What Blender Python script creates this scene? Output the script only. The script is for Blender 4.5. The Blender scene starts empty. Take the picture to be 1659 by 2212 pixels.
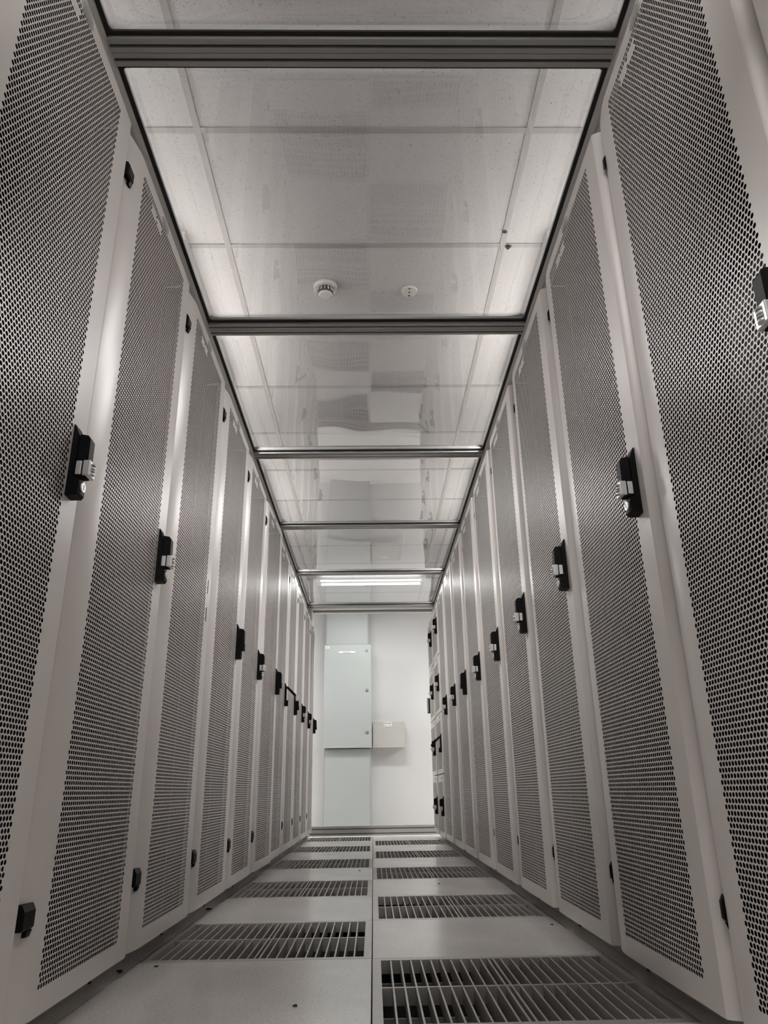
import bpy, bmesh, math, random
import numpy as np
from mathutils import Vector, Matrix
random.seed(4)
SC = bpy.context.scene
COL = SC.collection
PI = math.pi

# ------------------------------------------------------------------ materials
def mat(name, color, rough=.5, metal=0., spec=.5, noise=None, bump=None):
    m = bpy.data.materials.new(name); m.use_nodes = True
    nt = m.node_tree; b = nt.nodes['Principled BSDF']
    b.inputs['Base Color'].default_value = (*color, 1)
    b.inputs['Roughness'].default_value = rough
    b.inputs['Metallic'].default_value = metal
    b.inputs['Specular IOR Level'].default_value = spec
    tc = nt.nodes.new('ShaderNodeTexCoord')
    if noise:
        scale, amt = noise[:2]
        n = nt.nodes.new('ShaderNodeTexNoise'); n.inputs['Scale'].default_value = scale
        n.inputs['Detail'].default_value = 4
        nt.links.new(tc.outputs['Object'], n.inputs['Vector'])
        mx = nt.nodes.new('ShaderNodeMix'); mx.data_type = 'RGBA'
        c2 = tuple(max(0, c*(1-amt)) for c in color); c1 = tuple(min(1, c*(1+amt)) for c in color)
        mx.inputs[6].default_value = (*c2, 1); mx.inputs[7].default_value = (*c1, 1)
        nt.links.new(n.outputs['Fac'], mx.inputs[0]); nt.links.new(mx.outputs[2], b.inputs['Base Color'])
    if bump:
        n2 = nt.nodes.new('ShaderNodeTexNoise'); n2.inputs['Scale'].default_value = bump[0]
        bp = nt.nodes.new('ShaderNodeBump'); bp.inputs['Strength'].default_value = bump[1]
        bp.inputs['Distance'].default_value = bump[2]
        nt.links.new(tc.outputs['Object'], n2.inputs['Vector'])
        nt.links.new(n2.outputs['Fac'], bp.inputs['Height']); nt.links.new(bp.outputs['Normal'], b.inputs['Normal'])
    return m

M = {}
M['paint'] = mat('rack_paint', (.66, .622, .592), .34, noise=(3, .03), bump=(420, .08, .0008))
M['plinth'] = mat('plinth_paint', (.50, .48, .455), .5, noise=(5, .05))
M['inside'] = mat('rack_interior', (.030, .026, .026), .7, noise=(8, .2))
M['black'] = mat('black_plastic', (.005, .0048, .005), .5, spec=.16, noise=(30, .1))
M['rubber'] = mat('black_rubber', (.007, .006, .006), .6, noise=(30, .1))
M['silver'] = mat('satin_chrome', (.80, .80, .80), .36, .6, noise=(40, .03))
M['alu'] = mat('anodised_aluminium', (.40, .395, .38), .38, .55, noise=(2, .04))
M['alu_light'] = mat('light_aluminium', (.66, .65, .63), .42, .15, noise=(2, .03))
M['slot'] = mat('profile_slot', (.045, .043, .04), .6, noise=(8, .1))
M['wall'] = mat('wall_paint', (.60, .60, .593), .7, noise=(2, .012), bump=(180, .06, .001))
M['tbar'] = mat('ceiling_bar_enamel', (.365, .348, .336), .5, noise=(3, .02))
M['cab'] = mat('wall_cabinet_enamel', (.395, .42, .412), .45, noise=(2, .01), bump=(300, .04, .0006))
M['box'] = mat('junction_box_plastic', (.47, .455, .425), .5, noise=(4, .02))
M['label'] = mat('label_card', (.80, .80, .80), .5, noise=(30, .02))
M['ink'] = mat('label_ink', (.16, .16, .16), .6, noise=(30, .1))
M['white'] = mat('white_plastic', (.78, .76, .72), .4, noise=(10, .02))
M['grey'] = mat('grey_plastic', (.36, .36, .34), .5, noise=(10, .05))
M['pink'] = mat('faded_print', (.55, .45, .43), .5, noise=(10, .05))
M['server'] = mat('server_front', (.20, .205, .20), .5, noise=(12, .15))
M['switch'] = mat('switch_front', (.02, .02, .021), .45, noise=(12, .2))
M['steel'] = mat('grille_steel', (.47, .455, .43), .42, .3, noise=(14, .08))
M['dark_steel'] = mat('plenum_steel', (.075, .072, .07), .6, noise=(6, .1))
M['plenum'] = mat('plenum_concrete', (.10, .098, .095), .8, noise=(4, .15))
M['crumb'] = mat('dark_crumb', (.03, .027, .025), .8, noise=(50, .2))
M['lamp_body'] = mat('lamp_enamel', (.75, .75, .74), .4, noise=(10, .02))

def emit(name, col, s):
    m = bpy.data.materials.new(name); m.use_nodes = True; nt = m.node_tree; m.cycles.emission_sampling = 'NONE'
    nt.nodes.remove(nt.nodes['Principled BSDF'])
    e = nt.nodes.new('ShaderNodeEmission'); e.inputs[0].default_value = (*col, 1); e.inputs[1].default_value = s
    nt.links.new(e.outputs[0], nt.nodes['Material Output'].inputs[0]); return m
M['tube'] = emit('lit_tube', (.985, 1, .985), 6)
M['tube_side'] = emit('lit_tube_side', (1, .985, .97), 3)
M['tube_near'] = emit('lit_tube_near', (1, .975, .95), 10)
M['fill_row'] = emit('lit_fill_row', (1, .98, .955), 3)
M['led'] = emit('red_led', (1, .06, .03), 1.5)

def floor_mat():
    m = mat('floor_laminate', (.50, .485, .46), .20, spec=.7, bump=(60, .10, .0012))
    nt = m.node_tree; b = nt.nodes['Principled BSDF']; tc = nt.nodes.new('ShaderNodeTexCoord')
    n = nt.nodes.new('ShaderNodeTexNoise'); n.inputs['Scale'].default_value = 150; n.inputs['Detail'].default_value = 5
    n2 = nt.nodes.new('ShaderNodeTexNoise'); n2.inputs['Scale'].default_value = 3.5; n2.inputs['Detail'].default_value = 6
    nt.links.new(tc.outputs['Object'], n.inputs[0]); nt.links.new(tc.outputs['Object'], n2.inputs[0])
    r = nt.nodes.new('ShaderNodeValToRGB'); r.color_ramp.elements[0].position = .30; r.color_ramp.elements[1].position = .48
    r.color_ramp.elements[0].color = (.60, .585, .56, 1); r.color_ramp.elements[1].color = (.82, .80, .775, 1)
    nt.links.new(n.outputs['Fac'], r.inputs[0])
    r2 = nt.nodes.new('ShaderNodeValToRGB'); r2.color_ramp.elements[0].position = .3; r2.color_ramp.elements[1].position = .7
    r2.color_ramp.elements[0].color = (.86, .85, .84, 1); r2.color_ramp.elements[1].color = (1.05, 1.05, 1.05, 1)
    nt.links.new(n2.outputs['Fac'], r2.inputs[0])
    mx = nt.nodes.new('ShaderNodeMix'); mx.data_type = 'RGBA'; mx.blend_type = 'MULTIPLY'; mx.inputs[0].default_value = 1
    nt.links.new(r.outputs[0], mx.inputs[6]); nt.links.new(r2.outputs[0], mx.inputs[7])
    nt.links.new(mx.outputs[2], b.inputs['Base Color'])
    return m
M['floor'] = floor_mat()

def ceiling_mat():
    m = mat('mineral_fibre_tile', (.7, .68, .67), .9, spec=.2)
    nt = m.node_tree; b = nt.nodes['Principled BSDF']; tc = nt.nodes.new('ShaderNodeTexCoord')
    n = nt.nodes.new('ShaderNodeTexNoise'); n.inputs['Scale'].default_value = 150; n.inputs['Detail'].default_value = 3; n.inputs['Distortion'].default_value = 1.2
    nt.links.new(tc.outputs['Object'], n.inputs[0])
    r = nt.nodes.new('ShaderNodeValToRGB'); r.color_ramp.elements[0].position = .30; r.color_ramp.elements[1].position = .40
    r.color_ramp.elements[0].color = (.31, .298, .29, 1); r.color_ramp.elements[1].color = (.565, .55, .55, 1)
    nt.links.new(n.outputs['Fac'], r.inputs[0]); nt.links.new(r.outputs[0], b.inputs['Base Color'])
    return m
M['ceil'] = ceiling_mat()

def glass_mat(name, tint, k, bow):
    """clear sheet: mirror share by Fresnel on the side facing the ray, the rest passes straight through"""
    m = bpy.data.materials.new(name); m.use_nodes = True; nt = m.node_tree
    nt.nodes.remove(nt.nodes['Principled BSDF'])
    tr = nt.nodes.new('ShaderNodeBsdfTransparent'); tr.inputs[0].default_value = (*tint, 1)
    gl = nt.nodes.new('ShaderNodeBsdfGlossy'); gl.inputs['Roughness'].default_value = .012
    fr = nt.nodes.new('ShaderNodeFresnel'); fr.inputs[0].default_value = 1.5
    ge = nt.nodes.new('ShaderNodeNewGeometry')
    inv = nt.nodes.new('ShaderNodeMath'); inv.operation = 'SUBTRACT'; inv.inputs[0].default_value = 1
    nt.links.new(ge.outputs['Backfacing'], inv.inputs[1])
    # two faces of the sheet together: 2R / (1 + R), times a small gain for the polished sheet
    ad = nt.nodes.new('ShaderNodeMath'); ad.operation = 'ADD'; ad.inputs[1].default_value = 1
    nt.links.new(fr.outputs[0], ad.inputs[0])
    dv = nt.nodes.new('ShaderNodeMath'); dv.operation = 'DIVIDE'
    nt.links.new(fr.outputs[0], dv.inputs[0]); nt.links.new(ad.outputs[0], dv.inputs[1])
    mu = nt.nodes.new('ShaderNodeMath'); mu.operation = 'MULTIPLY'; mu.inputs[1].default_value = 2*k
    nt.links.new(dv.outputs[0], mu.inputs[0])
    mu2 = nt.nodes.new('ShaderNodeMath'); mu2.operation = 'MULTIPLY'; mu2.use_clamp = True
    nt.links.new(mu.outputs[0], mu2.inputs[0]); nt.links.new(inv.outputs[0], mu2.inputs[1])
    mix = nt.nodes.new('ShaderNodeMixShader')
    nt.links.new(mu2.outputs[0], mix.inputs[0]); nt.links.new(tr.outputs[0], mix.inputs[1]); nt.links.new(gl.outputs[0], mix.inputs[2])
    nt.links.new(mix.outputs[0], nt.nodes['Material Output'].inputs[0])
    if bow:
        tc = nt.nodes.new('ShaderNodeTexCoord')
        n = nt.nodes.new('ShaderNodeTexNoise'); n.inputs['Scale'].default_value = 2.2; n.inputs['Detail'].default_value = 1
        bp = nt.nodes.new('ShaderNodeBump'); bp.inputs['Strength'].default_value = 1; bp.inputs['Distance'].default_value = bow
        nt.links.new(tc.outputs['Object'], n.inputs[0]); nt.links.new(n.outputs['Fac'], bp.inputs['Height'])
        nt.links.new(bp.outputs['Normal'], gl.inputs['Normal'])
    return m
M['roof_glass'] = glass_mat('clear_roof_sheet', (.99, .986, .986), 1.4, .0035)
M['end_glass'] = glass_mat('clear_door_sheet', (.99, .988, .986), 1.1, .004)

# ------------------------------------------------------------------ mesh helpers
class MB:
    def __init__(s): s.v = []; s.f = []; s.mi = []; s.sm = []
    def face(s, idx, m=0, sm=False): s.f.append(tuple(idx)); s.mi.append(m); s.sm.append(sm)
    def box(s, a, b, m=0, bev=0.):
        x0, y0, z0 = a; x1, y1, z1 = b
        if bev <= 0:
            o = len(s.v)
            s.v += [(x0,y0,z0),(x1,y0,z0),(x1,y1,z0),(x0,y1,z0),(x0,y0,z1),(x1,y0,z1),(x1,y1,z1),(x0,y1,z1)]
            for q in ((0,3,2,1),(4,5,6,7),(0,1,5,4),(1,2,6,5),(2,3,7,6),(3,0,4,7)): s.face([o+i for i in q], m)
        else:
            bm = bmesh.new(); bmesh.ops.create_cube(bm, size=1)
            for v in bm.verts: v.co = Vector(((x0+x1)/2+v.co.x*(x1-x0), (y0+y1)/2+v.co.y*(y1-y0), (z0+z1)/2+v.co.z*(z1-z0)))
            bmesh.ops.bevel(bm, geom=list(bm.edges), offset=bev, segments=2, affect='EDGES', profile=.5)
            s.bm(bm, m)
        return s
    def bm(s, bm, m=0, sm=False, mtx=None):
        o = len(s.v); bm.verts.index_update()
        s.v += [tuple((mtx @ v.co) if mtx else v.co) for v in bm.verts]
        for f in bm.faces: s.face([o+v.index for v in f.verts], m, sm)
        bm.free(); return s
    def extrude(s, poly, axis, a, b, m=0, sm=False):
        """poly: 2-D outline (ccw) swept along an axis from a to b. axis 'z': (x,y); 'x': (y,z); 'y': (x,z)"""
        def P(p, t):
            return {'z': (p[0], p[1], t), 'x': (t, p[0], p[1]), 'y': (p[0], t, p[1])}[axis]
        o = len(s.v); n = len(poly)
        s.v += [P(p, a) for p in poly] + [P(p, b) for p in poly]
        for i in range(n): s.face((o+i, o+(i+1) % n, o+n+(i+1) % n, o+n+i), m, sm)
        s.face([o+i for i in reversed(range(n))], m); s.face([o+n+i for i in range(n)], m)
        return s
    def cyl(s, c, r, d, axis='z', m=0, n=20, r2=None, sm=True):
        """cylinder (or cone) from centre c, running d along the axis"""
        r2 = r if r2 is None else r2; o = len(s.v)
        for k, (rr, t) in enumerate(((r, 0), (r2, d))):
            for i in range(n):
                a = 2*PI*i/n; u, w = rr*math.cos(a), rr*math.sin(a)
                s.v.append({'z': (c[0]+u, c[1]+w, c[2]+t), 'y': (c[0]+u, c[1]+t, c[2]+w), 'x': (c[0]+t, c[1]+u, c[2]+w)}[axis])
        for i in range(n): s.face((o+i, o+(i+1) % n, o+n+(i+1) % n, o+n+i), m, sm)
        s.face([o+i for i in reversed(range(n))], m); s.face([o+n+i for i in range(n)], m); return s
    def mesh(s, name, mats):
        me = bpy.data.meshes.new(name); me.from_pydata(s.v, [], s.f)
        for k in (mats if isinstance(mats, (list, tuple)) else [mats]): me.materials.append(M[k])
        me.polygons.foreach_set('material_index', s.mi); me.polygons.foreach_set('use_smooth', s.sm)
        bm = bmesh.new(); bm.from_mesh(me); bmesh.ops.recalc_face_normals(bm, faces=bm.faces); bm.to_mesh(me); bm.free()
        me.update(); return me
    def build(s, name, mats, parent=None, loc=(0, 0, 0), rotz=0.):
        return link(name, s.mesh(name, mats), parent, loc, rotz)
def link(name, me, parent=None, loc=(0, 0, 0), rotz=0.):
    o = bpy.data.objects.new(name, me); COL.objects.link(o)
    o.location = loc; o.rotation_euler = (0, 0, rotz)
    if parent: o.parent = parent
    return o
def tag(o, label, cat, group=None):
    o['label'] = label; o['category'] = cat
    if group: o['group'] = group
    return o
def empty(name, loc, label, cat, group=None, rotz=0.):
    o = bpy.data.objects.new(name, None); COL.objects.link(o); o.empty_display_size = .1
    o.location = loc; o.rotation_euler = (0, 0, rotz)
    return tag(o, label, cat, group)
def struct(o): o['kind'] = 'structure'; return o

# ------------------------------------------------------------------ key sizes (metres; y runs down the aisle)
RX = .64            # rack frame front plane, left at -RX and right at +RX
Y0, PITCH = .745, .60     # near edge of the nearest fully seen rack, rack width
N = 11
YE = 7.57           # aisle end screen
ZC = 2.637          # suspended ceiling
ZG = 2.19           # roof sheets
TY = 2.1675         # a floor tile joint
ORD = ['nearest', 'second nearest', 'third nearest', 'fourth nearest', 'fifth nearest', 'sixth nearest', 'seventh nearest',
       'eighth nearest', 'ninth nearest', 'tenth nearest', 'farthest']

# ------------------------------------------------------------------ setting
XW, YN, YW = 3.3, -2.6, 9.25
struct(MB().box((-XW, YW, 0), (XW, YW+.1, ZC+.2)).build('wall_back', 'wall'))
struct(MB().box((-XW, YN-.1, 0), (XW, YN, ZC+.2)).build('wall_front', 'wall'))
struct(MB().box((-XW-.1, YN-.1, 0), (-XW, YW+.1, ZC+.2)).build('wall_left', 'wall'))
struct(MB().box((XW, YN-.1, 0), (XW+.1, YW+.1, ZC+.2)).build('wall_right', 'wall'))
struct(MB().box((-XW, YN, ZC), (XW, YW, ZC+.02)).build('ceiling', 'ceil'))
g = MB()
for k in range(-3, 3):
    x = -.605+1.2*k+1.2 if False else -.605+1.2*k
    if -XW < x < XW: g.box((x-.012, YN, ZC-.004), (x+.012, YW, ZC+.001))
y = 1.9886-.6*7
while y < YW:
    if y > YN: g.box((-XW, y-.012, ZC-.0035), (XW, y+.012, ZC+.001))
    y += .6
struct(g.build('trim_1', 'tbar'))
g = MB()
ya, yb = TY-.6, TY+5.4
g.box((-XW, YN, -.03), (-.601, YW, 0)); g.box((.601, YN, -.03), (XW, YW, 0))
g.box((-.601, YN, -.03), (.601, ya-.001, 0)); g.box((-.601, yb+.001, -.03), (.601, YW, 0))
struct(g.build('floor', 'floor'))
g = MB(); g.box((-1.4, ya-.6, -.52), (1.4, yb+.5, -.5)); 
struct(g.build('trim_2', 'plenum'))

# floor tiles: solid and open-grille, chequered
def solid_mesh():
    return MB().box((.0012, .0012, -.028), (.5988, .5988, 0), bev=.0012).mesh('floor_tile', 'floor')
def grille_meshes():
    fr = MB(); T = .0012; e = .022; ey = .026; D = -.03
    fr.box((T, T, D), (.6-T, ey, 0)); fr.box((T, .6-ey, D), (.6-T, .6-T, 0))
    fr.box((T, ey, D), (e, .6-ey, 0)); fr.box((.6-e, ey, D), (.6-T, .6-ey, 0))
    bars = MB(); n = 11
    for half in (0, 1):
        xa = e+half*(.3-e); xb = xa+(.3-e)
        for i in range(1, n):
            x = xa+(xb-xa)*i/n; bars.box((x-.0019, ey, -.036), (x+.0019, .6-ey, -.001))
    bars.box((.3-.0085, ey, -.036), (.3-.0040, .6-ey, -.001)); bars.box((.3+.0040, ey, -.036), (.3+.0085, .6-ey, -.001))
    bars.box((e, .3-.0045, -.034), (.6-e, .3+.0045, -.0005))
    low = MB()
    for y in (.09, .155, .22, .385, .45, .515):
        low.box((e, y-.0035, -.05), (.6-e, y+.0035, -.0385))
    tray = MB()
    for (a, b) in (((T, T), (.6-T, .005)), ((T, .595), (.6-T, .6-T)), ((T, .005), (.005, .595)), ((.595, .005), (.6-T, .595))):
        tray.box((a[0], a[1], -.20), (b[0], b[1], D-.0005))
    # damper plate below with a gap pattern
    for i in range(12):
        tray.box((.006, .012+i*.049, -.20), (.594, .012+i*.049+.03, -.196))
    return (fr.mesh('tile_frame', 'steel'), bars.mesh('bars', 'steel'), low.mesh('cross_rods', 'steel'), tray.mesh('tray', 'dark_steel'))
SOLID = solid_mesh(); GR = grille_meshes()
for j in range(10):
    yy = TY+.6*(j-1)
    for side, xx in (('left', -.6), ('right', 0.)):
        gr = (j % 2 == 1) == (side == 'left')
        nm = ORD[j//2] if True else ''
        if gr:
            o = empty('grille_floor_tile', (xx, yy, 0), 'open grille floor tile, %s grille in the %s half of the aisle floor' % (nm, side), 'floor grille', 'ventilation grilles in the aisle floor')
            for me, nn in zip(GR, ('tile_frame', 'bars', 'cross_rods', 'tray')): link(nn, me, o)
        else:
            o = link('floor_tile', SOLID, None, (xx, yy, 0))
            tag(o, 'plain speckled grey floor tile, %s solid tile in the %s half of the aisle floor' % (nm, side), 'floor tile', 'solid tiles in the aisle floor')

# ------------------------------------------------------------------ server racks
W = .6; HW = .297
ZD0, ZD1 = .055, 1.914        # door bottom and top
ZM0, ZM1 = .095, 1.878        # perforated field
XC = HW-.014                 # crease where the rolled handle edge begins
HX, KX = -HW+.100, HW-.079    # perforated field, hinge side and handle side
def dep(x):
    """how far the door front stands proud of the rack frame at x (hinge at -HW, handle at +HW)"""
    t = (x+HW)/(2*HW)
    s = min(1, max(0, (x+HW)/(HX+HW))); d = .0780-.017*(1-s)**2
    if x < -HW+.005:
        u = 1-(x+HW)/.005; d -= .012*(1-math.sqrt(max(0, 1-u*u)))
    if x > XC:
        a0 = .30; u = math.sin(a0)+(x-XC)/(HW-XC)*(1-math.sin(a0)); d -= .046*(1-math.sqrt(max(0, 1-u*u))/math.cos(a0))
    return d
def xs(a, b, n): return [a+(b-a)*i/n for i in range(n+1)]
def door_front_xs():
    q = [-HW+.005*(1-math.cos(PI/2*i/4)) for i in range(4)]
    q += xs(-HW+.005, HX, 9)
    q += xs(HX, KX, 12)[1:]
    q += xs(KX, XC, 3)[1:]
    q += [XC+(HW-XC)*math.sin(PI/2*i/9) for i in range(1, 10)]
    return q
DXS = door_front_xs()
# door coordinates: origin on the hinge edge (x = -HW, y = 0), +x to the handle, -y out to the aisle
def door_frame(z0, z1, m0, m1, slots=False, hx=HX, kx=KX):
    g = MB()
    def sheet(q, za, zb):
        if q[0] < XC-1e-6 and q[-1] > XC+1e-6:
            sheet([x for x in q if x <= XC+1e-6], za, zb); q = [x for x in q if x >= XC-1e-6]
        o = len(g.v)
        for x in q: g.v += [(x+HW, -dep(x), za), (x+HW, -dep(x), zb)]
        for i in range(len(q)-1): g.face((o+2*i, o+2*i+2, o+2*i+3, o+2*i+1), 0, True)
    lo = [x for x in DXS if x <= hx+1e-6]; hi = [x for x in DXS if x >= kx-1e-6]
    sheet(DXS, z0, m0); sheet(DXS, m1, z1); sheet(lo, m0, m1)
    if not slots: sheet(hi, m0, m1)
    else:
        za, zb, zc, zd = .952, 1.001, 1.050, 1.098; xa, xb = HW-.061, HW-.049
        q1 = [x for x in hi if x < xa-1e-4]+[xa]; q2 = [xa, xb]; q3 = [xb]+[x for x in hi if x > xb+1e-4]
        sheet(q1, m0, m1); sheet(q3, m0, m1); sheet(q2, m0, za); sheet(q2, zb, zc); sheet(q2, zd, m1)
    # top, bottom and edge returns
    for z in (z0, z1):
        o = len(g.v)
        for x in DXS: g.v += [(x+HW, -dep(x), z), (x+HW, -.002, z)]
        for i in range(len(DXS)-1): g.face((o+2*i, o+2*i+1, o+2*i+3, o+2*i+2), 0)
    for x in (DXS[0], DXS[-1]):
        o = len(g.v); g.v += [(x+HW, -dep(x), z0), (x+HW, -.002, z0), (x+HW, -.002, z1), (x+HW, -dep(x), z1)]
        g.face((o, o+1, o+2, o+3), 0)
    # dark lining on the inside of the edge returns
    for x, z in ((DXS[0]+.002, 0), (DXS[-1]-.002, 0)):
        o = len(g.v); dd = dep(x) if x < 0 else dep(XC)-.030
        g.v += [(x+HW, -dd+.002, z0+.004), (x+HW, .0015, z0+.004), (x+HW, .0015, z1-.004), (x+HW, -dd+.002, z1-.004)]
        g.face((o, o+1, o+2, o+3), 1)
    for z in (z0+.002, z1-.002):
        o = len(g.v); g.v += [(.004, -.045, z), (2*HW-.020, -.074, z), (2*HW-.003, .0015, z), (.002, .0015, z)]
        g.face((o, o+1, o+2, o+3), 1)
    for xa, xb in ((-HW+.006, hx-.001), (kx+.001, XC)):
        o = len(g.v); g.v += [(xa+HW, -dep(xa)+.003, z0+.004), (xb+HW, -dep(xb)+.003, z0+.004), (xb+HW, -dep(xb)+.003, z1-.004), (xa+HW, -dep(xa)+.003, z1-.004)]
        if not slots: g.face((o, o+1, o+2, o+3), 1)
    me = bpy.data.meshes.new('door'); me.from_pydata(g.v, [], g.f); me.materials.append(M['paint']); me.materials.append(M['inside'])
    me.polygons.foreach_set('material_index', g.mi); me.polygons.foreach_set('use_smooth', g.sm); me.update(); return me
def dep_np(x):
    return .0780+0*x
def perforated(m0, m1, patches=True, hx=HX, kx=KX, p=.0104, h=.0090, r=.00415, th=.0004):
    nz = int(round((m1-m0)/h)); h = (m1-m0)/nz; nx = int((kx-hx-p/2)/p); p = (kx-hx)/(nx+.5)
    vs = []; fs = []; base = 0
    ang = np.array([PI/2+PI/3*i for i in range(6)])
    hexx, hexz = r*1.06*1.12*np.cos(ang), r*1.06*np.sin(ang)
    cells = []; fills = []
    for j in range(nz):
        zc = m0+(j+.5)*h; off = 0 if j % 2 == 0 else p/2
        if off == 0: fills.append((kx-p/2, kx, zc-h/2, zc+h/2))
        else: fills.append((hx, hx+p/2, zc-h/2, zc+h/2))
        for i in range(nx):
            xc = hx+off+(i+.5)*p
            if patches and (abs(zc-1.845) < .0145) and (abs(xc+.095) < .021 or abs(xc+.045) < .021):
                fills.append((xc-p/2, xc+p/2, zc-h/2, zc+h/2)); continue
            cells.append((xc, zc))
    c = np.array(cells); n = len(c)
    X = np.concatenate([c[:, 0:1]+np.array([[-p/2, p/2, p/2, -p/2]]), c[:, 0:1]+hexx[None], c[:, 0:1]+hexx[None]], 1)
    Z = np.concatenate([c[:, 1:2]+np.array([[-h/2, -h/2, h/2, h/2]]), c[:, 1:2]+hexz[None], c[:, 1:2]+hexz[None]], 1)
    Y = -dep_np(X); Y[:, 10:] += th
    V = np.stack([X+HW, Y, Z], 2).reshape(-1, 3)
    # hex order: 4 top, 5 top-left, 6 bottom-left, 7 bottom, 8 bottom-right, 9 top-right ; corners 0 BL 1 BR 2 TR 3 TL
    pat = [(0, 1, 7), (0, 7, 6), (0, 6, 5, 3), (3, 5, 4), (3, 4, 2), (2, 4, 9), (2, 9, 8, 1), (1, 8, 7)]
    for i in range(6):
        a, b = 4+i, 4+(i+1) % 6; pat.append((a, b, b+6, a+6))
    faces = []
    for k in range(n):
        o = 16*k; faces += [tuple(o+i for i in q) for q in pat]
    V = V.tolist(); o = len(V)
    for (xa, xb, za, zb) in fills:
        for x, z in ((xa, za), (xb, za), (xb, zb), (xa, zb)): V.append((x+HW, -float(dep_np(np.array(x))), z))
        faces.append((o, o+1, o+2, o+3)); o += 4
    me = bpy.data.meshes.new('perforated_panel'); me.from_pydata(V, [], faces); me.materials.append(M['paint']); me.update()
    return me
def body_mesh(gaps=()):
    """open-fronted carcass: posts, side sheets, roof, rear, floor and the inner mounting rails"""
    g = MB(); H = 1.94; D = 1.0; w = .2985
    g.box((-w, .002, .05), (-w+.016, D, H), 1); g.box((w-.016, .002, .05), (w, D, H), 1)
    g.box((-w+.0165, .002, H-.03), (w-.0165, D, H-.003), 1); g.box((-w, .002, H-.0028), (w, D, H+.001), 2); g.box((-w+.0165, .002, .05), (w-.0165, D, .075), 1)
    g.box((-w+.0165, D-.02, .076), (w-.0165, D, H-.031), 1)
    g.box((-w+.017, .03, .076), (-w+.021, D-.021, H-.031), 1); g.box((w-.021, .03, .076), (w-.017, D-.021, H-.031), 1)
    g.box((-.262, .10, .076), (-.230, .135, H-.031), 1); g.box((.230, .10, .076), (.262, .135, H-.031), 1)
    for z in gaps: g.box((-w+.0165, .002, z-.006), (w-.0165, D-.021, z+.006), 0)
    return g.mesh('carcass', ['paint', 'inside', 'grey'])
def plinth_mesh():
    g = MB(); w = .2985
    g.box((-w, .001, 0), (w, .04, .049), 0); g.box((-w, .941, 0), (w, .98, .049), 0)
    g.box((-w, .0405, 0), (-w+.03, .94, .049), 0); g.box((w-.03, .0405, 0), (w, .94, .049), 0)
    g.box((w-.009, -.004, .004), (w-.001, .0008, .047), 1); 
    return g.mesh('plinth', ['plinth', 'slot'])
HCX = HW-.0575   # handle centre line from the rack centre
def handle_mesh(kind, zc=.997):
    """swing handle: escutcheon with a pointed top, raised lever; kind 0 combination, 1 plain, 2 lever swung out"""
    g = MB(); x = HCX+HW; f = -dep(HCX); z0, z1 = zc-.073, zc+.073; w = .0155
    y0 = f+.002
    # escutcheon: side outline swept across the width
    prof = [(y0, z0), (f-.020, z0), (f-.024, z0+.006), (f-.024, z0+.033), (f-.012, z0+.037), (f-.012, z1-.022), (f-.002, z1), (y0, z1)]
    g.extrude(prof, 'x', x-w, x+w)
    if kind != 2:
        lev = [(f-.0125, z0+.038), (f-.030, z0+.038), (f-.034, z0+.042), (f-.033, z1-.030), (f-.028, z1-.022), (f-.0125, z1-.019)]
        g.extrude(lev, 'x', x-w*.72, x+w*.72)
    else:
        # lever hinged at its top end and pulled out to the aisle, with the grip hanging back down
        top = (f-.014, z1-.026); tip = (f-.085, z0+.05)
        n = Vector((0, tip[0]-top[0], tip[1]-top[1])).normalized(); p = Vector((0, -n.z, n.y))*.0075
        T = Vector((0, *top)); E = Vector((0, *tip))
        poly = [(T-p), (E-p), (E+p), (T+p)]
        g.extrude([(q.y, q.z) for q in poly], 'x', x-w*.7, x+w*.7)
    if kind == 1: g.box((x-w*.8, f-.036, z0+.034), (x+w*.8, f-.013, z0+.064), bev=.002)
    return g.mesh('handle', 'black')
def combo_mesh(zc=.997, kind=0):
    g = MB(); x = HCX+HW; f = -dep(HCX); z0 = zc-.073; w = .0150
    if kind == 2:
        f2, z0 = f-.068, z0+.004
        g.box((x-w, f2-.022, z0+.028), (x+w, f2-.004, z0+.062), bev=.0025)
        return g.mesh('combination_lock', 'silver')
    g.box((x-w, f-.0395, z0+.040), (x+w, f-.026, z0+.071), bev=.0018)
    g.box((x-w*.97, f-.0235, z0+.042), (x+w*.97, f-.0125, z0+.070), bev=.0015)
    for i in range(4): g.cyl((x, f-.0365, z0+.0445+i*.006), .0075, .0042, 'z', 1 if i % 2 else 0, 16)
    return g.mesh('combination_lock', ['silver', 'grey'])
def key_mesh(zc=.997):
    g = MB(); x = HCX+HW; f = -dep(HCX); z0 = zc-.073
    g.cyl((x, f-.0240, z0+.020), .0095, -.004, 'y', 0, 20); g.box((x-.001, f-.0284, z0+.0145), (x+.001, f-.0279, z0+.0255), 1)
    return g.mesh('key_cylinder', ['silver', 'slot'])
def hinge_mesh(zc, wd=.009, fr=-.0600):
    g = MB(); f = fr
    pr = [(f+.05, zc-.021), (f-.006, zc-.021), (f-.0095, zc-.017), (f-.0095, zc+.008), (f-.004, zc+.018), (f+.05, zc+.021)]
    g.extrude(pr, 'x', .002, .002+wd)
    g.extrude([(f+.05, zc-.034), (f-.004, zc-.032), (f-.008, zc-.0215), (f+.05, zc-.0215)], 'x', .002+wd*.6, .002+wd)
    return g.mesh('hinge', 'black')
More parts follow.
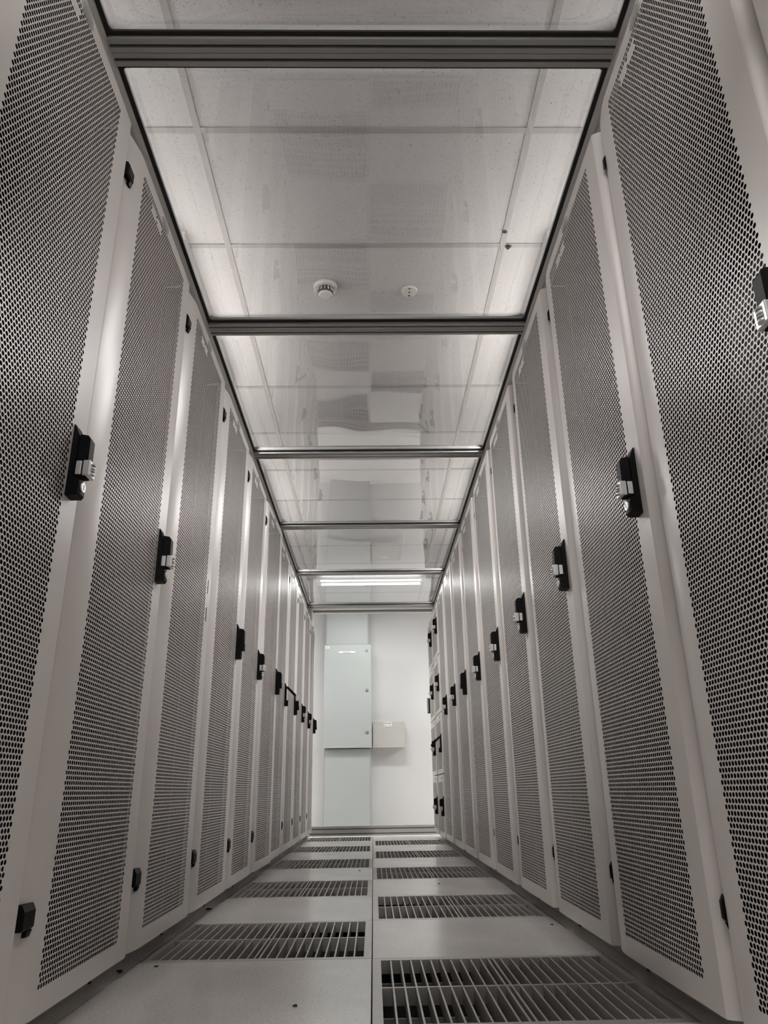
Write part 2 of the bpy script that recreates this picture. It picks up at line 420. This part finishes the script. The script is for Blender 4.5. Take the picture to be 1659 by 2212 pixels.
def badge_mesh(z1):
    g = MB(); x = HW; n = 18; o = 0
    f = -dep(0)
    pts = [(x+.031*math.cos(2*PI*i/n), z1-.021+.015*math.sin(2*PI*i/n)) for i in range(n)]
    g.extrude(pts, 'y', f-.0022, f+.004)
    g.extrude([(x+.024*math.cos(2*PI*i/n), z1-.021+.0105*math.sin(2*PI*i/n)) for i in range(n)], 'y', f-.003, f-.0021, 1)
    return g.mesh('badge', ['plinth', 'grey'])

ME = dict(door=door_frame(ZD0, ZD1, ZM0, ZM1), door_slots=door_frame(ZD0, ZD1, ZM0, ZM1, True), perf=perforated(ZM0, ZM1),
          body=body_mesh(), body4=body_mesh((.525, 1.0, 1.472)), plinth=plinth_mesh(),
          h0=handle_mesh(0), h1=handle_mesh(1), h2=handle_mesh(2), combo=combo_mesh(), combo2=combo_mesh(kind=2), key=key_mesh(),
          hinge_lo=hinge_mesh(.217), hinge_hi=hinge_mesh(1.800), hinge_lo_w=hinge_mesh(.217, .042, -.0710), hinge_hi_w=hinge_mesh(1.800, .034, -.0700), badge=badge_mesh(ZD1))
# quarter doors of the divided racks
SPLIT = [(.055, .521), (.529, .996), (1.004, 1.468), (1.476, 1.914)]
HZ = [.285, .760, 1.243, 1.722]
QD = []
for (a, b), hz in zip(SPLIT, HZ):
    QD.append(dict(door=door_frame(a, b, a+.035, b-.055), perf=perforated(a+.035, b-.055, False), handle=handle_mesh(0, hz),
                   handle2=handle_mesh(2, hz), combo=combo_mesh(hz), key=key_mesh(hz), hl=hinge_mesh(a+.06), hh=hinge_mesh(b-.09),
                   tab=MB().box((HW+.15, -dep(.15)-.002, b-.04), (HW+.165, -dep(.15)+.003, b-.018), bev=.001).mesh('slot_tab', 'slot')))
FACE = {'left': (-RX, PI/2), 'right': (RX, -PI/2)}
KIND = {'left': {0: 0, 1: 0, 2: None, 3: 1, 4: 0, 5: 1, 6: 2, 7: 1, 8: 0, 9: 0, 10: 1},
        'right': {0: 0, 1: 0, 2: 0, 3: 0, 4: 0, 5: 0, 6: 1, 7: 0, 8: 0}}
HTXT = {0: 'silver lock on black handle', 1: 'plain all-black handle', 2: 'handle lever swung out', None: 'bare slots instead of handle'}
def rack(side, i):
    X, rz = FACE[side]; yc = Y0+PITCH*(i+.5); quarter = side == 'right' and i >= 9
    if i < 0: lab = 'grey server rack just beside the camera in the %s row, before the nearest full door' % side
    elif quarter: lab = 'grey rack split into four small doors, %s the %s row' % ('last at the far end of' if i == 10 else 'second from the far end of', side)
    else: lab = '%s full rack in the %s row, %s' % (ORD[i] if i < 10 else 'farthest', side, HTXT[KIND[side][i]])
    r = empty('server_rack', (X, yc, 0), lab, 'server rack', 'server racks along the aisle', rz)
    link('plinth', ME['plinth'], r); link('carcass', ME['body4' if quarter else 'body'], r)
    if quarter:
        for k, q in enumerate(QD):
            d = link('door', q['door'], r, (-HW, 0, 0))
            link('perforated_panel', q['perf'], d)
            op = i == 9 and k == 1
            link('handle', q['handle2' if op else 'handle'], d)
            if not op: link('combination_lock', q['combo'], d)
            link('key_cylinder', q['key'], d); link('hinge', q['hl'], d); link('hinge', q['hh'], d); link('slot_tab', q['tab'], d)
        return r
    k = KIND[side].get(i, 0)
    ang = -.030 if (side == 'left' and i == 5) else 0.
    d = link('door', ME['door_slots' if k is None else 'door'], r, (-HW, 0, 0), ang)
    link('perforated_panel', ME['perf'], d)
    w = '_w' if side == 'left' else ''; link('hinge', ME['hinge_lo'+w], d); link('hinge', ME['hinge_hi'+w], d); link('badge', ME['badge'], d)
    if k is not None:
        link('handle', ME['h%d' % k], d)
        if k == 0: link('combination_lock', ME['combo'], d)
        if k == 2: link('combination_lock', ME['combo2'], d)
        if k != 1: link('key_cylinder', ME['key'], d)
    return r
for side in ('left', 'right'):
    for i in range(-1, N): rack(side, i)

# equipment glimpsed behind the nearest doors
def unit(name, side, i, z0, z1, m, label, cat):
    X, rz = FACE[side]
    e = empty(name, (X, Y0+PITCH*(i+.5), z0), label, cat, None, rz)
    b = MB().box((-.220, .112, 0), (.220, .75, z1-z0)).build('chassis', m, e)
    f = MB().box((-.229, .094, .001), (.229, .0995, z1-z0-.001), bev=.002)
    n = max(1, int((z1-z0)/.044))
    for q in range(n):
        f.box((-.19, .0915, .010+q*.044), (.19, .094, .034+q*.044), 1)
    f.build('front_panel', [m, 'grey' if m == 'server' else 'inside'], e)
    return e
unit('rack_server', 'right', 0, .985, 1.33, 'server', 'tall grey equipment front behind the perforated door of the nearest right rack', 'server')
unit('rack_server', 'right', 0, .80, .955, 'server', 'lower grey equipment front just below the tall one in the nearest right rack', 'server')
e = unit('network_switch', 'left', 0, 1.075, 1.117, 'switch', 'black switch with a tiny red light behind the nearest left door', 'network switch')
MB().cyl((.222, .0935, .021), .0035, -.003, 'y', 0, 12).build('indicator_light', 'led', e)

# ------------------------------------------------------------------ aisle roof
BEAM0, BP = 1.305, 1.207
XR = .646
def beam_profile(y):
    """two slotted aluminium sections side by side: (y, z) outline seen along x"""
    zb, zt = ZG-.017, ZG+.018; h = .038; q = []
    q += [(y, zt), (y, zb)]
    for a in (y, y+h):
        m = a+h/2
        q += [(m-.0042, zb), (m-.0042, zb+.007), (m+.0042, zb+.007), (m+.0042, zb)]
        if a == y: q += [(a+h-.0007, zb), (a+h-.0007, zb+.003), (a+h+.0007, zb+.003), (a+h+.0007, zb)]
    q += [(y+2*h, zb), (y+2*h, zt)]
    return q
NB = ['nearest', 'second', 'third', 'fourth', 'fifth', 'sixth']
for k in range(-2, 6):
    y = BEAM0+BP*k
    lab = ('%s slotted aluminium crossbeam from the camera under the clear roof' % NB[k]) if k >= 0 else ('aluminium crossbeam overhead behind the view' if k == -2 else 'aluminium crossbeam above the camera')
    e = empty('cross_beam', (0, y, ZG), lab, 'roof beam', 'roof crossbeams')
    MB().extrude([(a-y, b-ZG) for a, b in beam_profile(y)], 'x', -XR+.001, XR-.001).build('beam_profile', 'alu', e)
    g = MB()
    for s in range(2):
        m = .038*s+.019; g.box((-XR+.002, m-.004, -.0105), (XR-.002, m+.004, -.0100))
    g.build('slot_insert', 'slot', e)
def ring(a, b, c, d, w, z0, z1, rr=.012):
    """rubber strip round a sheet with rounded inner corners"""
    def loop(x0, y0, x1, y1, r):
        L = []
        for cx, cy, s in ((x1-r, y1-r, 0), (x0+r, y1-r, 1), (x0+r, y0+r, 2), (x1-r, y0+r, 3)):
            for i in range(6):
                t = PI/2*(s+i/5); L.append((cx+r*math.cos(t), cy+r*math.sin(t)))
        return L
    o = loop(a, b, c, d, .001); n = loop(a+w, b+w, c-w, d-w, rr); g = MB(); m = len(o)
    for L, z in ((o, z0), (n, z0), (o, z1), (n, z1)): g.v += [(p[0], p[1], z) for p in L]
    for i in range(m):
        j = (i+1) % m
        g.face((i, j, m+j, m+i)); g.face((2*m+i, 3*m+i, 3*m+j, 2*m+j)); g.face((m+i, m+j, 3*m+j, 3*m+i)); g.face((i, 2*m+i, 2*m+j, j))
    return g
SAG = {0: .001, 1: .001, 2: .0015, 3: .004, 4: .0045, 5: .004, -1: .001}
for k in range(-1, 6):
    ya = BEAM0+BP*(k-1)+.0765; yb = BEAM0+BP*k-.0005; yc = (ya+yb)/2; hy = (yb-ya)/2
    lab = ('%s clear roof sheet from the camera between crossbeams' % NB[k]) if k >= 0 else 'clear roof sheet directly above the camera'
    e = empty('roof_sheet', (0, yc, ZG), lab, 'roof sheet', 'clear aisle roof sheets')
    ring(-XR+.0005, -hy, XR-.0005, hy, .0115, -.006, .000).build('rubber_seal', 'rubber', e)
    g = MB(); nx, ny = 16, 20
    for top in (0, 1):
        o = len(g.v)
        for j in range(ny+1):
            for i in range(nx+1):
                x = -XR+.002+(2*XR-.004)*i/nx; y = -hy+.001+(2*hy-.002)*j/ny
                s = SAG[k]*(1-(x/XR)**2)*(1-(y/hy)**2)
                g.v.append((x, y, .0005-s+top*.004))
        for j in range(ny):
            for i in range(nx):
                a = o+j*(nx+1)+i; q = (a, a+1, a+nx+2, a+nx+1)
                g.face(q if top else q[::-1], 0, True)
    b = (nx+1)*(ny+1)
    edge = [i for i in range(nx+1)]+[(j*(nx+1)+nx) for j in range(1, ny+1)]+[ny*(nx+1)+i for i in range(nx-1, -1, -1)]+[j*(nx+1) for j in range(ny-1, 0, -1)]
    for i in range(len(edge)): p, q = edge[i], edge[(i+1) % len(edge)]; g.face((p, q, b+q, b+p))
    g.build('pane', 'roof_glass', e)
for side, s in (('left', -1), ('right', 1)):
    e = empty('roof_rail', (0, 0, 0), 'long aluminium rail carrying the clear roof above the %s row of racks' % side, 'roof rail', 'roof rails')
    z = ZG-.017
    pr = [(XR, ZG+.045), (XR, z+.004), (XR+.005, z+.004), (XR+.005, z), (XR+.016, z), (XR+.016, z+.006), (XR+.024, z+.006), (XR+.024, z), (XR+.06, z), (XR+.06, ZG+.045)]
    MB().extrude([(s*a, b) for a, b in pr], 'y', -1.6, 7.46).build('rail_profile', 'alu_light', e)
    MB().box((min(s*.70, s*.705), -1.6, 1.942), (max(s*.70, s*.705), 7.46, z-.001)).build('filler_panel', 'paint', e)

# ------------------------------------------------------------------ end screen
e = empty('end_screen', (0, YE, 0), 'clear framed end screen closing the far end of the aisle', 'aisle screen')
def slotted(g, x0, x1, y, z0, z1, cuts, d=.045):
    g.box((x0, y, z0), (x1, y+d, z1), 0)
    for c in cuts: g.box((x0+.012, y-.0015, c-.0035), (x1-.012, y, c+.0035), 1)
    return g
slotted(MB(), -.615, .655, 0, .010, .098, (.030, .072)).build('bottom_rail', ['alu_light', 'slot'], e)
g = MB(); slotted(g, -.665, .665, -.02, 2.150, 2.215, (2.172,))
g.box((-.665, 7.46-YE, 2.175), (.665, -.0205, 2.225), 0); g.build('top_rail', ['alu_light', 'slot'], e)
for x0, x1 in ((-.665, -.600), (.632, .690)):
    MB().box((x0, 7.352-YE, 0.0), (x1, -.0205, 2.149), bev=.002).build('post', 'alu_light', e)
g = MB(); nx, ny = 16, 24
for s_ in (0, 1):
    o = len(g.v)
    for j in range(ny+1):
        for i in range(nx+1):
            x = -.60+1.23*i/nx; z = .0985+2.051*j/ny
            bow = .010*(1-((x-.015)/.615)**2)
            g.v.append((x, .02-bow+s_*.004, z))
    for j in range(ny):
        for i in range(nx):
            a = o+j*(nx+1)+i; q = (a, a+1, a+nx+2, a+nx+1); g.face(q if not s_ else q[::-1], 0, True)
g.build('pane', 'end_glass', e)
g = MB(); g.box((.555, -.052, 1.12), (.590, -.012, 1.265), 0, bev=.003); g.box((.553, -.056, 1.125), (.567, -.0525, 1.26), 1)
g.box((.560, -.0115, 1.14), (.585, .004, 1.165), 0); g.box((.560, -.0115, 1.22), (.585, .004, 1.245), 0)
g.build('pull_handle', ['black', 'grey'], e)

# ------------------------------------------------------------------ wall beyond the screen
e = empty('wall_cabinet', (0, YW, .88), 'tall pale green-grey wall cabinet with three round locks behind the end screen', 'electrical cabinet', 'pale wall cabinets')
g = MB(); g.box((-.572, -.245, 0), (-.006, -.001, 1.205), bev=.003); g.build('body', 'cab', e)
MB().box((-.574, -.268, -.002), (-.004, -.2455, 1.208), bev=.003).build('door', 'cab', e)
for z in (.17, .655, 1.128):
    MB().cyl((-.058, -.2685, z), .015, -.008, 'y', 0, 20).cyl((-.058, -.2766, z), .007, -.002, 'y', 1, 12).build('lock', ['slot', 'silver'], e)
MB().box((-.398, -.2765, 1.100), (-.198, -.2685, 1.122), 0).box((-.350, -.2772, 1.106), (-.258, -.2766, 1.116), 1).build('name_strip', ['label', 'grey'], e)
g = MB().box((-.562, -.2698, 1.160), (-.513, -.2685, 1.185), 0)
for i, (a, w) in enumerate(((0, .008), (.010, .007), (.019, .009), (.031, .004))): g.box((-.557+a, -.2703, 1.168+.001*(i % 2)), (-.557+a+w, -.2699, 1.175), 1)
g.build('maker_badge', ['label', 'ink'], e)
e = empty('cabinet_base', (0, YW, 0), 'pale green-grey lower cabinet standing on the floor under the tall wall cabinet', 'electrical cabinet', 'pale wall cabinets')
MB().box((-.566, -.20, 0), (-.014, -.001, .872), bev=.003).build('body', 'cab', e)
MB().box((-.560, -.206, .02), (-.026, -.2005, .855), bev=.002).build('front_panel', 'cab', e)
MB().box((-.0245, -.204, .004), (-.0155, -.2005, .855)).box((-.5655, -.204, .004), (-.5615, -.2005, .855)).build('edge_shade', 'grey', e)  # grey strips stand in for the shade down the cabinet sides
MB().box((-.5605, -.2105, .856), (-.0195, -.2005, .871), bev=.002).build('top_shade', 'grey', e)  # grey band stands in for the shadow under the tall cabinet
e = empty('cable_duct', (0, YW, 2.092), 'pale green-grey duct rising from the tall wall cabinet to the ceiling', 'cable duct', 'pale wall cabinets')
MB().box((-.560, -.20, 0), (-.030, -.001, ZC-2.092-.004), bev=.003).build('body', 'cab', e)
MB().box((-.552, -.206, .008), (-.044, -.2005, ZC-2.092-.01), bev=.002).build('front_panel', 'cab', e)
MB().box((-.5595, -.204, .002), (-.5535, -.2005, ZC-2.092-.01)).box((-.0425, -.204, .002), (-.0345, -.2005, ZC-2.092-.01)).build('edge_shade', 'grey', e)  # shade beside the recessed duct, drawn as grey strips
e = empty('junction_box', (0, YW, .885), 'small beige screwed box on the white wall to the right of the tall cabinet', 'junction box')
MB().box((.010, -.13, 0), (.388, .0, .296), bev=.004).build('body', 'box', e)
MB().box((.008, -.142, -.002), (.390, -.1305, .298), bev=.003).build('lid', 'box', e)
for x in (.045, .350):
    for z in (.022, .276): MB().cyl((x, -.1425, z), .006, -.002, 'y', 0, 12).build('screw', 'grey', e)
g = MB().box((.142, -.1445, .242), (.236, -.1425, .290), 0)
g.box((.148, -.1450, .268), (.155, -.1446, .286), 1)
for i in range(7): g.box((.160+i*.0102, -.1450, .270+(i % 3 == 1)*-.003), (.160+i*.0102+.0075, -.1446, .280), 1)
g.box((.150, -.1450, .252), (.176, -.1446, .257), 1); g.box((.200, -.1450, .252), (.226, -.1446, .257), 1)
g.build('sticker', ['label', 'ink'], e)

# ------------------------------------------------------------------ ceiling fittings
e = empty('smoke_detector', (-.198, 2.865, ZC), 'round white smoke detector on the ceiling, left of the small flat sensor', 'smoke detector')
MB().cyl((0, 0, -.022), .054, .0215, n=40, r2=.056).build('base', 'white', e)
g = MB().cyl((0, 0, -.046), .030, .0235, n=36, r2=.040, m=1)
for i in range(16):
    a = 2*PI*i/16; bm = bmesh.new(); bmesh.ops.create_cube(bm, size=1)
    mt = Matrix.Rotation(a, 4, 'Z') @ Matrix.Translation((.041, 0, -.034)) @ Matrix.Rotation(-.42, 4, 'Y') @ Matrix.Diagonal((.006, .004, .026, 1))
    g.bm(bm, 0, False, mt)
g.build('vent_ring', ['white', 'slot'], e)
MB().cyl((0, 0, -.054), .026, .0075, n=36, r2=.032).build('cap', 'white', e)
e = empty('ceiling_sensor', (.200, 2.900, ZC), 'small flat round sensor disc on the ceiling, right of the smoke detector', 'ceiling sensor')
MB().cyl((0, 0, -.010), .036, .0095, n=40, r2=.040).build('disc', 'white', e)
g = MB().box((-.014, -.036, -.0106), (-.0125, .036, -.0102)).box((.0125, -.036, -.0106), (.014, .036, -.0102)); g.build('printed_lines', 'pink', e)
g = MB()
for y in (-.026, 0, .026): g.cyl((0, y, -.0112), .0055, .001, n=16)
g.build('holes', 'slot', e)
for x, y, s, lab in ((.590, 2.502, .010, 'tiny black scrap on the right ceiling bar, the nearer one'), (.622, 2.594, .014, 'tiny black scrap beside the right ceiling bar, the farther one')):
    bm = bmesh.new(); bmesh.ops.create_icosphere(bm, subdivisions=2, radius=s)
    for v in bm.verts: v.co *= .6+.7*random.random(); v.co.z *= .4
    tag(MB().bm(bm).build('black_scrap', 'crumb', None, (x, y, ZC-.0035-s*.25)), lab, 'scrap', 'black scraps on the ceiling')

def area(parent, w, d, z, watts, col, up=False):
    l = bpy.data.lights.new('lamp_glow', 'AREA'); l.shape = 'RECTANGLE'; l.size = w; l.size_y = d; l.energy = watts; l.color = col
    o = bpy.data.objects.new('lamp_glow', l); COL.objects.link(o); o.parent = parent; o.location = (0, 0, z)
    if up: o.rotation_euler = (PI, 0, 0)
    return o
POW = dict(far=22, row=52, near=22, down=36, up=16, up_near=85)
WARM = (1, .978, .972)
def light_fixture(x, y, lit, label, rotz=0., z=ZC, kind='tubes'):
    e = empty('ceiling_light', (x, y, z), label, 'ceiling light', 'fluorescent lights', rotz)
    if kind == 'tubes':      # open twin-tube batten with low side lips
        g = MB(); g.box((-.60, -.03, -.03), (.60, .03, -.0005), bev=.003)
        g.extrude([(-.06, -.0305), (-.02, -.052), (.02, -.052), (.06, -.0305)], 'x', -.60, .60)
        g.build('housing', 'lamp_body', e)
        for s in (-1, 1): MB().cyl((-.555, s*.083, -.047), .013, 1.11, 'x', 0, 10).build('tube', lit, e)
        g = MB()
        for xx in (-.575, .555):
            for s in (-1, 1): g.box((xx, s*.083-.014, -.062), (xx+.02, s*.083+.014, -.031))
            g.box((xx, -.097, -.0308), (xx+.02, .097, -.022))
        g.build('lamp_holder', 'lamp_body', e)
        g = MB(); za, zb = -.034, -.052
        for s in (-1, 1): g.extrude([(s*.112, za), (s*.118, za), (s*(.118-.234*(zb-za)), zb), (s*(.112-.234*(zb-za)), zb)], 'x', -.60, .60)
        for xx in (-.604, .6005): g.box((xx, -.118, zb), (xx+.0035, .118, -.001))
        g.build('reflector', 'lamp_body', e)
        area(e, 1.10, .21, -.066, POW['far'], (.985, 1, .985))
    elif kind == 'panel':    # added fill lamp for the doors: shallow pan, opal sheet looking straight down
        g = MB(); g.box((-.60, -.15, -.012), (.60, .15, -.0005))
        for s in (-1, 1): g.box((-.60, min(s*.140, s*.15), -.085), (.60, max(s*.140, s*.15), -.0125))
        for xx in (-.60, .59): g.box((xx, -.1395, -.085), (xx+.01, .1395, -.0125))
        g.build('housing', 'lamp_body', e)
        MB().box((-.585, -.136, -.022), (.585, .136, -.020)).build('diffuser', lit, e)
        area(e, 1.16, .27, -.024, POW['row'], WARM)
    else:                    # opal wrap-around diffuser under a slim spine
        MB().box((-.60, -.03, -.012), (.60, .03, -.0005)).build('housing', 'lamp_body', e)
        MB().box((-.58, -.08, -.075), (.58, .08, -.0125)).build('diffuser', lit, e)
        g = MB()
        for xx in (-.595, .5805): g.box((xx, -.082, -.077), (xx+.0145, .082, -.0125))
        g.build('end_cap', 'lamp_body', e)
        area(e, 1.14, .15, -.079, POW['near' if z > ZC-.01 else 'down'], WARM)
        if z < ZC-.01:
            area(e, 1.14, .15, .004, POW['up' if y > 4 else 'up_near'], WARM, True)
            for xx in (-.45, .45): MB().cyl((xx, 0, 0.0005), .004, ZC-z-.001, 'z', 0, 8).build('hanger', 'grey', e)
    return e
light_fixture(0, 7.945, 'tube', 'twin tube fluorescent light shining beyond the end screen, across the aisle')
light_fixture(0, -.17, 'tube_near', 'opal ceiling light above and behind the camera', 0., ZC, 'box')
for s, w in ((-1, 'left'), (1, 'right')):
    for y, q in ((1.4, 'near'), (7.9, 'far')):
        light_fixture(s*2.45, y, 'tube_side', '%s hanging light over the hot aisle behind the %s racks' % (q, w), PI/2, 2.25, 'box')
    for y, q in ((3.1, 'nearer'), (5.5, 'farther')):
        light_fixture(s*.92, y, 'fill_row', '%s added fill light, out of view over the front of the %s racks' % (q, w), PI/2, ZC, 'panel')

# crumbs on the floor
for (x, y, s, lab) in ((-.154, 1.73, .006, 'dark crumb on the nearest left solid tile'), (-.07, 4.409, .009, 'dark crumb by the centre joint of the left tiles, far along'),
                       (.303, 3.736, .006, 'dark crumb on a right tile in mid aisle'), (.565, 2.611, .007, 'dark crumb on the second right tile close to the racks'),
                       (-.612, 2.065, .010, 'dark crumb against the plinth of the left row, nearest'), (-.605, 3.064, .012, 'dark crumb against the plinth of the left row, farther on'),
                       (-.537, 2.118, .006, 'dark crumb beside the nearest left grille')):
    bm = bmesh.new(); bmesh.ops.create_icosphere(bm, subdivisions=1, radius=s)
    for v in bm.verts: v.co *= .6+.6*random.random(); v.co.z *= .35
    zm = min(v.co.z for v in bm.verts)
    tag(MB().bm(bm).build('floor_crumb', 'crumb', None, (x, y, -zm)), lab, 'crumb', 'crumbs on the floor')

# ------------------------------------------------------------------ camera
F, PIT, YAW, ROLL = 1584.8331, .3637, -.0194, -.0158
Fw = Vector((-math.sin(YAW)*math.cos(PIT), math.cos(YAW)*math.cos(PIT), math.sin(PIT)))
Rt = Vector((math.cos(YAW), math.sin(YAW), 0)); Up = Rt.cross(Fw)
r = math.cos(ROLL)*Rt+math.sin(ROLL)*Up; u = -math.sin(ROLL)*Rt+math.cos(ROLL)*Up
cam = bpy.data.cameras.new('camera'); co = bpy.data.objects.new('camera', cam); COL.objects.link(co)
mt = Matrix((r, u, -Fw)).transposed().to_4x4(); mt.translation = Vector((.0065, 0, .4004)); co.matrix_world = mt
cam.sensor_fit = 'VERTICAL'; cam.sensor_height = 22.12; cam.lens = F/100; cam.clip_start = .02
SC.camera = co

w = bpy.data.worlds.new('world'); SC.world = w; w.use_nodes = True
w.node_tree.nodes['Background'].inputs[0].default_value = (.5, .5, .5, 1); w.node_tree.nodes['Background'].inputs[1].default_value = 0.

vs = SC.view_settings; vs.view_transform = 'Standard'; vs.look = 'None'; vs.gamma = 1; vs.exposure = .40; vs.use_curve_mapping = False
SC.cycles.use_denoising = True
SC.cycles.max_bounces = 6; SC.cycles.diffuse_bounces = 4; SC.cycles.glossy_bounces = 3; SC.cycles.use_adaptive_sampling = True; SC.cycles.adaptive_threshold = .05; SC.cycles.transparent_max_bounces = 16
SC.cycles.caustics_reflective = False; SC.cycles.caustics_refractive = False; SC.cycles.sample_clamp_indirect = 6
